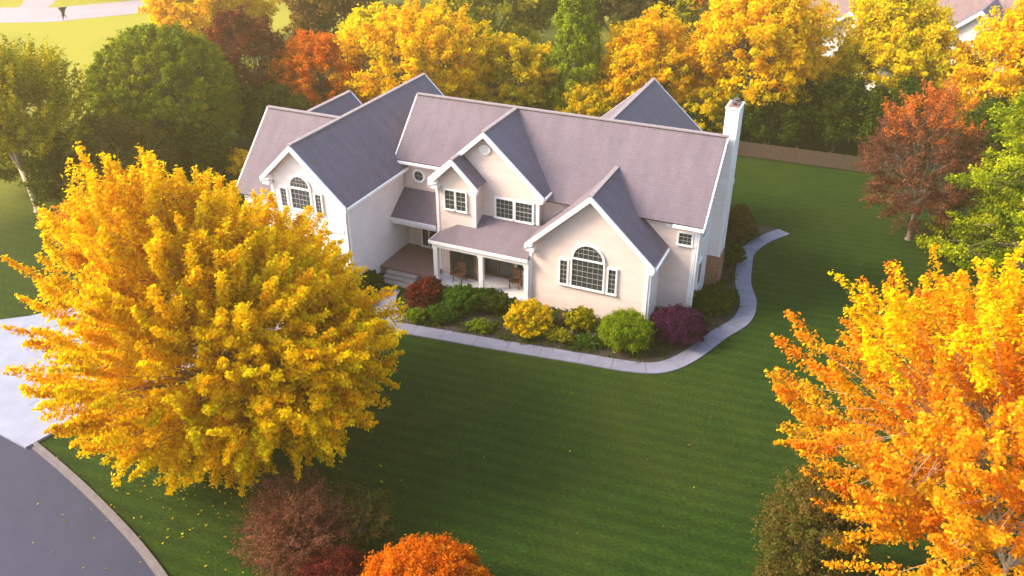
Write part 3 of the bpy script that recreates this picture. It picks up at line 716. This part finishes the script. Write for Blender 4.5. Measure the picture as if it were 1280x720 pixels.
# --- trees behind the house
G = 'trees beyond the back fence'
tree('maple_tree', (-0.2,32.6), (4.9,4.9,5.8), 0, 5.8, 'golden yellow maple behind the chimney beyond the back fence', group=G, pal='gold', n=560, per=100, leaf=0.19, seed=51, clump=0.6, spray=0.3, inner=0.6, amp=0.2)
tree('maple_tree', (9.8,36.6), (4.2,4.2,5.4), 0, 5.9, 'bright lemon yellow maple between the two far house roofs', group=G, pal='lemon', n=480, per=100, leaf=0.19, seed=52, clump=0.58, spray=0.3, inner=0.6, amp=0.2)
tree('maple_tree', (19.3,34.6), (4.6,4.6,5.6), 0, 5.9, 'golden maple at the top right edge above the pine', group=G, pal='gold', n=560, per=100, leaf=0.19, seed=53, clump=0.6, spray=0.3, inner=0.6, amp=0.2)
tree('maple_tree', (-8.4,30.0), (4.5,4.5,4.6), 0, 4.5, 'golden maple right of the tall conifer behind the house', group=G, pal='gold', n=460, per=95, leaf=0.18, seed=54, clump=0.55, spray=0.3, inner=0.6, amp=0.2, full=True)
tree('maple_tree', (-25.0,22.4), (5.3,5.3,5.0), 0, 5.2, 'broad yellow maple with orange tints rising above the garage ridge', group=G, pal='gold', n=560, per=100, leaf=0.18, seed=55, clump=0.55, spray=0.5, inner=0.6, amp=0.25, full=True)
tree('maple_tree', (-31.0,24.0), (2.9,2.9,4.0), 0, 4.8, 'smaller yellow maple between the round orange tree and the broad yellow maple', group=G, pal='lemon', n=260, per=90, leaf=0.18, seed=56, clump=0.5, spray=0.3, inner=0.6)
tree('maple_tree', (-18.8,26.6), (3.6,3.6,4.0), 0, 3.9, 'yellow green maple left of the tall conifer behind the house', group=G, pal='gold_green', n=320, per=90, leaf=0.18, seed=57, clump=0.5, spray=0.3, inner=0.6, full=True)
tree('conifer_tree', (-14.0,27.6), (3.1,3.1,6.9), 0, 7.1, 'tall narrow green conifer rising behind the main roof ridge', group=G, pal='conifer', shape='cone', n=480, per=80, leaf=0.15, seed=58, fork=1, r0=0.2, clump=0.34, spray=0.5, upbias=0.7, frac=0.1, inner=0.6)
tree('oak_tree', (-32.8,18.8), (3.5,3.5,3.8), 0, 3.7, 'round burnt orange tree behind the left end of the garage roof', pal='orange', n=420, per=100, leaf=0.14, seed=59, clump=0.42, spray=0.1, inner=0.7, amp=0.07, flat=1.0, full=True)
tree('oak_tree', (-39.0,8.4), (5.1,5.1,5.0), 0, 4.6, 'large round green tree left of the garage roof at the edge of the field', pal='rgreen', n=1400, per=120, leaf=0.12, seed=60, clump=0.34, spray=0.1, inner=0.75, amp=0.05, flat=1.0, full=True)
tree('maple_tree', (-38.6,15.6), (4.0,4.0,4.4), 0, 4.4, 'dark red maple between the round green tree and the orange tree', pal='maroon', n=420, per=100, leaf=0.16, seed=61, clump=0.48, spray=0.2, inner=0.65, amp=0.12, full=True)
tree('maple_tree', (-60.6,36.6), (6.0,6.0,4.9), 0, 4.9, 'yellow and orange maple standing alone in the open field', pal='gold', n=480, per=90, leaf=0.25, seed=62, clump=0.7, spray=0.2, inner=0.65, amp=0.1, full=True)
tree('willow_tree', (-41.0,-2.6), (4.2,4.2,4.9), 0, 6.4, 'yellow green tree with a pale leaning trunk at the left edge', pal='olive', n=800, per=80, leaf=0.12, seed=63, bark='bark_pale', r0=0.24, fork=2.8, clump=0.42, spray=1.4, inner=0.4, amp=0.3, upbias=1.2, frac=0.4, twig=0.01, lean=(-0.9,0.3))
tree('hawthorn_tree', (-36.2,0.6), (3.0,3.0,2.8), 0, 2.9, 'low russet green thorn tree below the round green tree', pal='brown_green', n=320, per=80, leaf=0.13, seed=64, clump=0.45, spray=0.3, inner=0.5, amp=0.15, full=True)
tree('hawthorn_tree', (-32.6,-5.6), (2.3,2.3,1.5), 0, 1.8, 'low orange leaved thorn tree behind the big golden maple', pal='orange_gold', n=130, per=60, leaf=0.12, seed=65, clump=0.4, spray=0.8, inner=0.4)
shrub('hedge_bush', (-31.6,7.6), (2.6,1.0,1.1), 'orange yellow bush beside the left end of the house', 'gold', n=120, per=60, leaf=0.11, seed=66)

y7 = [o for o in sc.objects if o.get('label','').startswith('yellow green maple left')][0]
copy_tree(y7, (4.6,37.4), 1.0, 0.72, 'low yellow green maple in front of the first far house', G)
copy_tree(y7, (-3.6,28.6), 2.0, 0.62, 'low yellow green maple between the rear wing roof and the chimney', G)
copy_tree(y7, (-22.6,24.6), 4.0, 0.8, 'yellow green maple between the broad yellow maple and the one beside the conifer', G)
copy_tree(y7, (-11.8,25.5), 5.2, 0.6, 'low yellow green maple at the right foot of the tall conifer', G)

# --- further background, copies of a few kinds
GB = 'autumn trees in the far background'
tA = tree('maple_tree', (-30.0,46.0), (6.6,6.6,5.2), 0, 5.2, 'olive brown tree at the top centre left of the tall conifer', group=GB, pal='olive', n=260, per=75, leaf=0.34, seed=71, clump=1.0, spray=0.2, inner=0.6)
tB = tree('maple_tree', (-41.0,33.5), (4.4,4.4,5.0), 0, 5.6, 'hazy tan brown tree above the round orange tree', group=GB, pal='brown', n=200, per=70, leaf=0.3, seed=72, clump=0.8, spray=0.3, inner=0.55)
tC = tree('maple_tree', (-17.0,49.0), (4.6,4.6,5.4), 0, 5.6, 'brown tree just right of the tip of the tall conifer', group=GB, pal='brown_green', n=200, per=70, leaf=0.32, seed=73, clump=0.8, spray=0.3, inner=0.55)
tD = tree('maple_tree', (-8.6,50.0), (4.2,4.2,4.6), 0, 4.8, 'green tree with orange tints between two golden maples at the top', group=GB, pal='olive', n=180, per=70, leaf=0.32, seed=74, clump=0.8, spray=0.3, inner=0.55, pal2=('orange',0.5))
tE = tree('maple_tree', (-2.5,62.0), (4.6,4.6,5.0), 0, 5.2, 'orange tree beyond the golden maple behind the chimney', group=GB, pal='orange', n=180, per=70, leaf=0.34, seed=75, clump=0.85, spray=0.3, inner=0.55)
for src, loc, rz_, s, lab in [
    (tA,(-46,62),1.1,1.1,'olive tree on the top edge behind the hazy tan tree'),
    (tC,(-37,58),2.1,1.0,'brown green tree on the top edge left of the olive brown tree'),
    (tD,(-24,62),0.4,0.9,'small mixed green tree on the top edge behind the conifer'),
    (tC,(-5.4,44.5),4.0,0.75,'low brown green tree in the gap left of the golden maple behind the chimney'),
    (tD,(29.5,60),5.0,1.0,'mixed green tree at the top right corner behind the second far house'),
    (tA,(13.0,92),3.3,1.0,'olive tree between and beyond the two far houses'),
    (tC,(-6,92),3.0,1.2,'brown green tree far beyond the first far house'),
    (tB,(4.5,88),0.8,1.1,'tan tree directly behind the first far house'),
    (tE,(-57.5,62),0.9,0.9,'orange red tree on the top edge right of the lone field maple'),
    (tB,(-99,56),0.2,1.5,'tan brown tree beyond the far road at the top left'),
    (tA,(-108,64),2.5,1.3,'olive tree in the top left corner beyond the far road'),
    (tB,(-88,72),1.2,1.4,'tan tree beyond the far road right of the others'),
    ]:
    copy_tree(src, loc, rz_, s, lab, GB)
# dark evergreen understorey along the fence
GU = 'dark evergreen bushes along the back fence'
u0 = shrub('evergreen_bush', (6.6,30.6), (3.6,2.2,2.7), 'dark green bush behind the fence below the lemon yellow maple', 'dark', n=150, per=80, leaf=0.18, seed=81, group=GU)
for x, y, s, lab in [(1.8,29.4,0.85,'dark green bush behind the left end of the fence beside the chimney'),
                     (11.4,31.0,1.05,'dark green bush behind the fence above the rust coloured tree'),
                     (-4.0,27.2,0.6,'dark green bush behind the rear wing roof left of the chimney'),
                     (-16.8,24.0,0.5,'dark green bush behind the main ridge below the conifer'),
                     (17.0,29.0,1.0,'dark green bush behind the pine at the right edge'),
                     (-35.0,6.0,0.75,'dark bush under the round green tree nearest the house'),
                     (-38.5,-1.2,0.8,'dark bush at the foot of the russet thorn tree'),
                     (-43.8,0.5,0.8,'dark bush behind the pale leaning trunk at the left edge'),
                     (-33.2,13.0,0.9,'dark bush between the red maple and the orange tree')]:
    copy_tree(u0, (x,y), x*1.7, s, lab, GU)

# --- foreground bushes at the bottom edge
shrub('burning_bush', (-1.2,-21.1), (2.1,2.1,1.25), 'round orange burning bush at the bottom edge of the lawn', 'orange', n=520, per=120, leaf=0.06, seed=91, inner=0.75, amp=0.05, clump=0.26)
shrub('barberry_bush', (-6.9,-20.4), (1.9,1.8,1.35), 'broad russet brown bush at the bottom below the golden maple', 'rust', n=620, per=60, leaf=0.05, seed=92, inner=0.3, clump=0.32, twig=0.005, frac=0.3, spray=0.8, full=True)
shrub('barberry_bush', (-4.7,-21.3), (1.2,1.1,0.75), 'dark maroon bush between the brown bush and the orange bush', 'maroon', n=220, per=80, leaf=0.05, seed=93, clump=0.26)  # bush added in place of the dark reddish shading between its neighbours
shrub('spirea_bush', (-5.3,-18.6), (1.1,1.0,0.75), 'small yellow green wispy bush behind the maroon bush', 'brown_green', n=150, per=30, leaf=0.055, seed=94, clump=0.3, spray=0.8, inner=0.4, frac=0.3)
tree('dogwood_tree', (10.2,-14.8), (1.7,1.7,2.5), 0, 2.6, 'green brown slender tree left of the orange birch', pal='brown_green', n=300, per=90, leaf=0.07, seed=95, r0=0.06, clump=0.36, spray=0.5, inner=0.4, full=True, twig=0.01)
shrub('spirea_bush', (11.9,-19.9), (1.9,1.6,1.7), 'yellow green bush at the bottom edge under the orange birch', 'lime', n=200, per=70, leaf=0.08, seed=96, clump=0.36, spray=0.4, inner=0.5)

# --- garden shrubs beside the house
B = [
 ('barberry_bush',(-11.45,-2.6),(0.98,0.95,0.85),'dark maroon bush beside the entry steps','maroon',101,{}),
 ('spirea_bush',(-11.0,-4.45),(0.42,0.42,0.36),'tiny yellow green bush where the entry path meets the walkway','lime',102,{}),
 ('boxwood_bush',(-9.15,-2.4),(1.1,0.9,0.75),'green boxwood mound in front of the middle porch column','hedge',103,{}),
 ('boxwood_bush',(-9.6,-3.9),(0.9,0.6,0.45),'low green boxwood mound left of the lime clump at the walkway','hedge',104,{}),
 ('boxwood_bush',(-7.6,-1.9),(1.1,0.75,0.62),'dark green mound against the porch behind the lime clump','green',105,{}),
 ('spirea_bush',(-7.4,-3.95),(0.75,0.45,0.35),'low lime green clump beside the walkway left of the gold bush','lime',106,{}),
 ('spirea_bush',(-5.1,-3.0),(1.2,1.1,0.95),'round golden yellow bush at the corner of the bay','gold_green',107,{}),
 ('spirea_bush',(-2.6,-1.9),(0.85,0.7,0.68),'loose olive and brown bush under the arched bay window','olive',108,{}),
 ('daylily_clump',(-1.7,-3.1),(0.7,0.5,0.36),'low green clump between the lime bush and the walkway','hedge',109,{}),
 ('daylily_clump',(-3.3,-3.2),(0.75,0.5,0.36),'low olive clump beside the golden bush','olive',110,{}),
 ('arborvitae_bush',(-0.05,-2.45),(1.22,1.15,1.18),'round bright lime green bush at the right corner of the bay','lime',111,{}),
 ('smoke_bush',(2.15,-0.65),(1.38,1.3,1.05),'round purple bush in the corner right of the bay','purple',112,{}),
 ('boxwood_bush',(3.35,3.0),(0.95,1.2,0.7),'green mound between the chimney side and the curving walkway','green',113,{}),
 ('boxwood_bush',(3.1,8.6),(0.55,0.9,0.7),'dark green bush behind the chimney beside the walkway','dark',114,{}),
 ('barberry_bush',(2.75,12.4),(0.8,1.0,1.1),'dark russet bush near the far end of the walkway','brown_green',115,{}),
 ('spirea_bush',(-14.9,-2.6),(0.6,0.7,0.6),'dark bush left of the entry steps against the garage wall','dark',116,{}),
 ('spirea_bush',(-14.7,-4.3),(0.6,0.6,0.5),'yellow bush left of the entry path below the garage wall','gold_green',117,{}),
]
for nm, loc, r, lab, pal, sd_, kw in B:
    r = (r[0]*0.95, r[1]*0.92, r[2]*0.74); round_ = nm in ('arborvitae_bush','smoke_bush')
    shrub(nm, loc, r, lab, pal, n=int(150+110*r[0]*r[1]), per=85, leaf=0.055 if round_ else 0.075, seed=sd_, inner=0.72 if round_ else 0.5, amp=0.06 if round_ else 0.25, spray=0.0 if round_ else 0.4)

# ground cover filling the bed between the bushes, and fallen leaves (nobody could count them)
def in_poly(x, y, poly):
    c = False; j = len(poly)-1
    for i in range(len(poly)):
        xi, yi = poly[i]; xj, yj = poly[j]
        if (yi > y) != (yj > y) and x < (xj-xi)*(y-yi)/(yj-yi)+xi: c = not c
        j = i
    return c
rg = np.random.default_rng(5)
def scatter_stuff(name, label_pts, pal, leaf, per, spread, h, seed):
    P0 = np.array(label_pts); n = len(P0); r2 = np.random.default_rng(seed)
    P = P0[:,None,:]+r2.normal(size=(n,per,3))*np.array([spread,spread,h]); P[:,:,2] = np.abs(P[:,:,2])+0.05; P = P.reshape(-1,3)
    N = np.array([0,0,0.8])+r2.normal(0,0.5,P.shape); col = colours(pal, n, per, r2)
    o = bpy.data.objects.new(name, leaf_mesh(name, P, N, leaf, col, seed=seed)); link(o); o['kind'] = 'stuff'; return o
pts = []
while len(pts) < 420:
    x, y = rg.uniform(-12.5,4.8), rg.uniform(-5.4,14)
    if in_poly(x, y, bed) and rg.uniform() < (0.85 if y < 2 else 0.6): pts.append((x,y,0.05))
scatter_stuff('ground_cover', pts, 'green', 0.08, 26, 0.16, 0.10, 201)
def fallen(n, cx, cy, s, seed, pal, name, leaf=0.10):
    r2 = np.random.default_rng(seed); P = np.stack([r2.normal(cx,s,n), r2.normal(cy,s*0.8,n), np.full(n,0.035)],1)
    N = np.array([0,0,1.0])+r2.normal(0,0.25,P.shape); col = colours(pal, n, 1, r2)
    P[:,2] += np.where((P[:,1] > -19) & (P[:,0] < -17), 0.10, 0)
    o = bpy.data.objects.new(name, leaf_mesh(name, P, N, leaf, col, seed=seed)); link(o); o['kind'] = 'stuff'; return o
fallen(240, -12.6, -18.6, 2.8, 301, 'gold_green', 'fallen_leaves', 0.075)
fallen(60, 9, -11, 5, 302, 'brown', 'fallen_leaves', 0.07)
fallen(25, -3, -14, 8, 303, 'gold_green', 'fallen_leaves', 0.06)

# ------------------------------------------------------------------ back fence
fa, fb = Vector((-3.0,26.6,0)), Vector((9.6,26.9,0))
fence = thing('wooden_fence', fa, 'low weathered brown board fence along the back of the lawn', 'fence')
d = (fb-fa); Ln = d.length; d.normalize()
bd = MB(); x = 0.0
while x < Ln:
    h = 1.2+rnd.uniform(-0.02,0.02); bd.box(x,x+0.135,-0.012,0.012,0.06,h); x += 0.15
bd.build('boards', M['fence'], fence)
rl = MB(); rl.box(0,Ln,0.013,0.06,0.3,0.38); rl.box(0,Ln,0.013,0.06,0.9,0.98); rl.build('rail', M['fence'], fence)
x = 0.0
while x <= Ln:
    p = MB(); p.box(x-0.05,x+0.05,0.061,0.16,0,1.3); p.build('post', M['fence'], fence); x += 2.4
fence.rotation_euler = (0,0,math.atan2(d.y,d.x))

# ------------------------------------------------------------------ far houses
def far_house(loc, rz, label, w_=11.0, dep=8.0, he=4.6, gx=2.0, pitch=0.8, rm='roof_far', rm2='roof_far2'):
    h = thing('house', (*loc,0), label, 'house', 'houses beyond the back trees', rz)
    zr = he + pitch*dep/2
    wl = MB(); wl.extrude([(-w_/2,-dep/2,0),(-w_/2,dep/2,0),(-w_/2,dep/2,he),(-w_/2,0,zr-0.1),(-w_/2,-dep/2,he)], (w_,0,0)); wl.build('wall', M['siding_white'], h)
    r = MB(); e = dep/2+0.4; ze = zr-pitch*e
    for s in (-1, 1): r.slab([(-w_/2-.4,0,zr+.1),(w_/2+.4,0,zr+.1),(w_/2+.4,s*e,ze+.1),(-w_/2-.4,s*e,ze+.1)], 0.18)
    r.build('roof', M[rm], h)
    gw_ = 3.4; zg = zr-0.25; pg = pitch*1.05
    g = MB(); g.extrude([(gx-gw_,-dep/2-3.2,0),(gx+gw_,-dep/2-3.2,0),(gx+gw_,-dep/2-3.2,zg-pg*gw_-.2),(gx,-dep/2-3.2,zg-.2),(gx-gw_,-dep/2-3.2,zg-pg*gw_-.2)], (0,5,0)); g.build('gable_wall', M['siding_white'], h)
    r = MB(); e = gw_+0.4
    for s in (-1, 1): r.slab([(gx,-dep/2-3.6,zg),(gx,0,zg),(gx+s*e,0,zg-pg*e),(gx+s*e,-dep/2-3.6,zg-pg*e)], 0.18)
    rr = r.build('gable_roof', M[rm2], h)
    t_ = MB()
    for s in (-1, 1): t_.extrude([(gx,-dep/2-3.68,zg+.02),(gx+s*e,-dep/2-3.68,zg-pg*e),(gx+s*e,-dep/2-3.68,zg-pg*e-.35),(gx,-dep/2-3.68,zg-.35)], (0,0.1,0))
    t_.build('bargeboard', M['trim'], rr)
    for (a, b_, y) in ((gx-0.6,gx+0.6,-dep/2-3.2),(gx-2.4,gx-1.5,-dep/2-3.2),(-w_/2+1.2,-w_/2+2.2,-dep/2)):
        f = MB(); frame_rect(f, a, b_, 1.2, 2.7, y, 0.12); o = f.build('window', M['trim'], h); q = MB(); q.box(a,b_,y-.04,y-.01,1.2,2.7); q.build('pane', M['glass'], o)
    return h
far_house((5.2,54.2), R(-12), 'white far house with rose brown roof left of the lemon yellow maple', gx=1.6, w_=9)
far_house((15.8,59.2), R(-12), 'white far house with rose brown roof right of the lemon yellow maple', gx=1.8, w_=10)

# ------------------------------------------------------------------ haze
hz = MB(); hz.box(-460,460,-460,460,-1.0,27.0)

me = bpy.data.meshes.new('haze'); me.from_pydata(hz.v, [], hz.f); ho = link(bpy.data.objects.new('haze', me)); ho['kind'] = 'stuff'
hm = bpy.data.materials.new('warm evening haze'); hm.use_nodes = True; hn = hm.node_tree.nodes; hn.clear()
out = hn.new('ShaderNodeOutputMaterial'); vol = hn.new('ShaderNodeVolumePrincipled')
vol.inputs['Color'].default_value = (1.0, 0.72, 0.30, 1); vol.inputs['Density'].default_value = 0.0020; vol.inputs['Anisotropy'].default_value = 0.68
hm.node_tree.links.new(vol.outputs[0], out.inputs['Volume']); me.materials.append(hm)
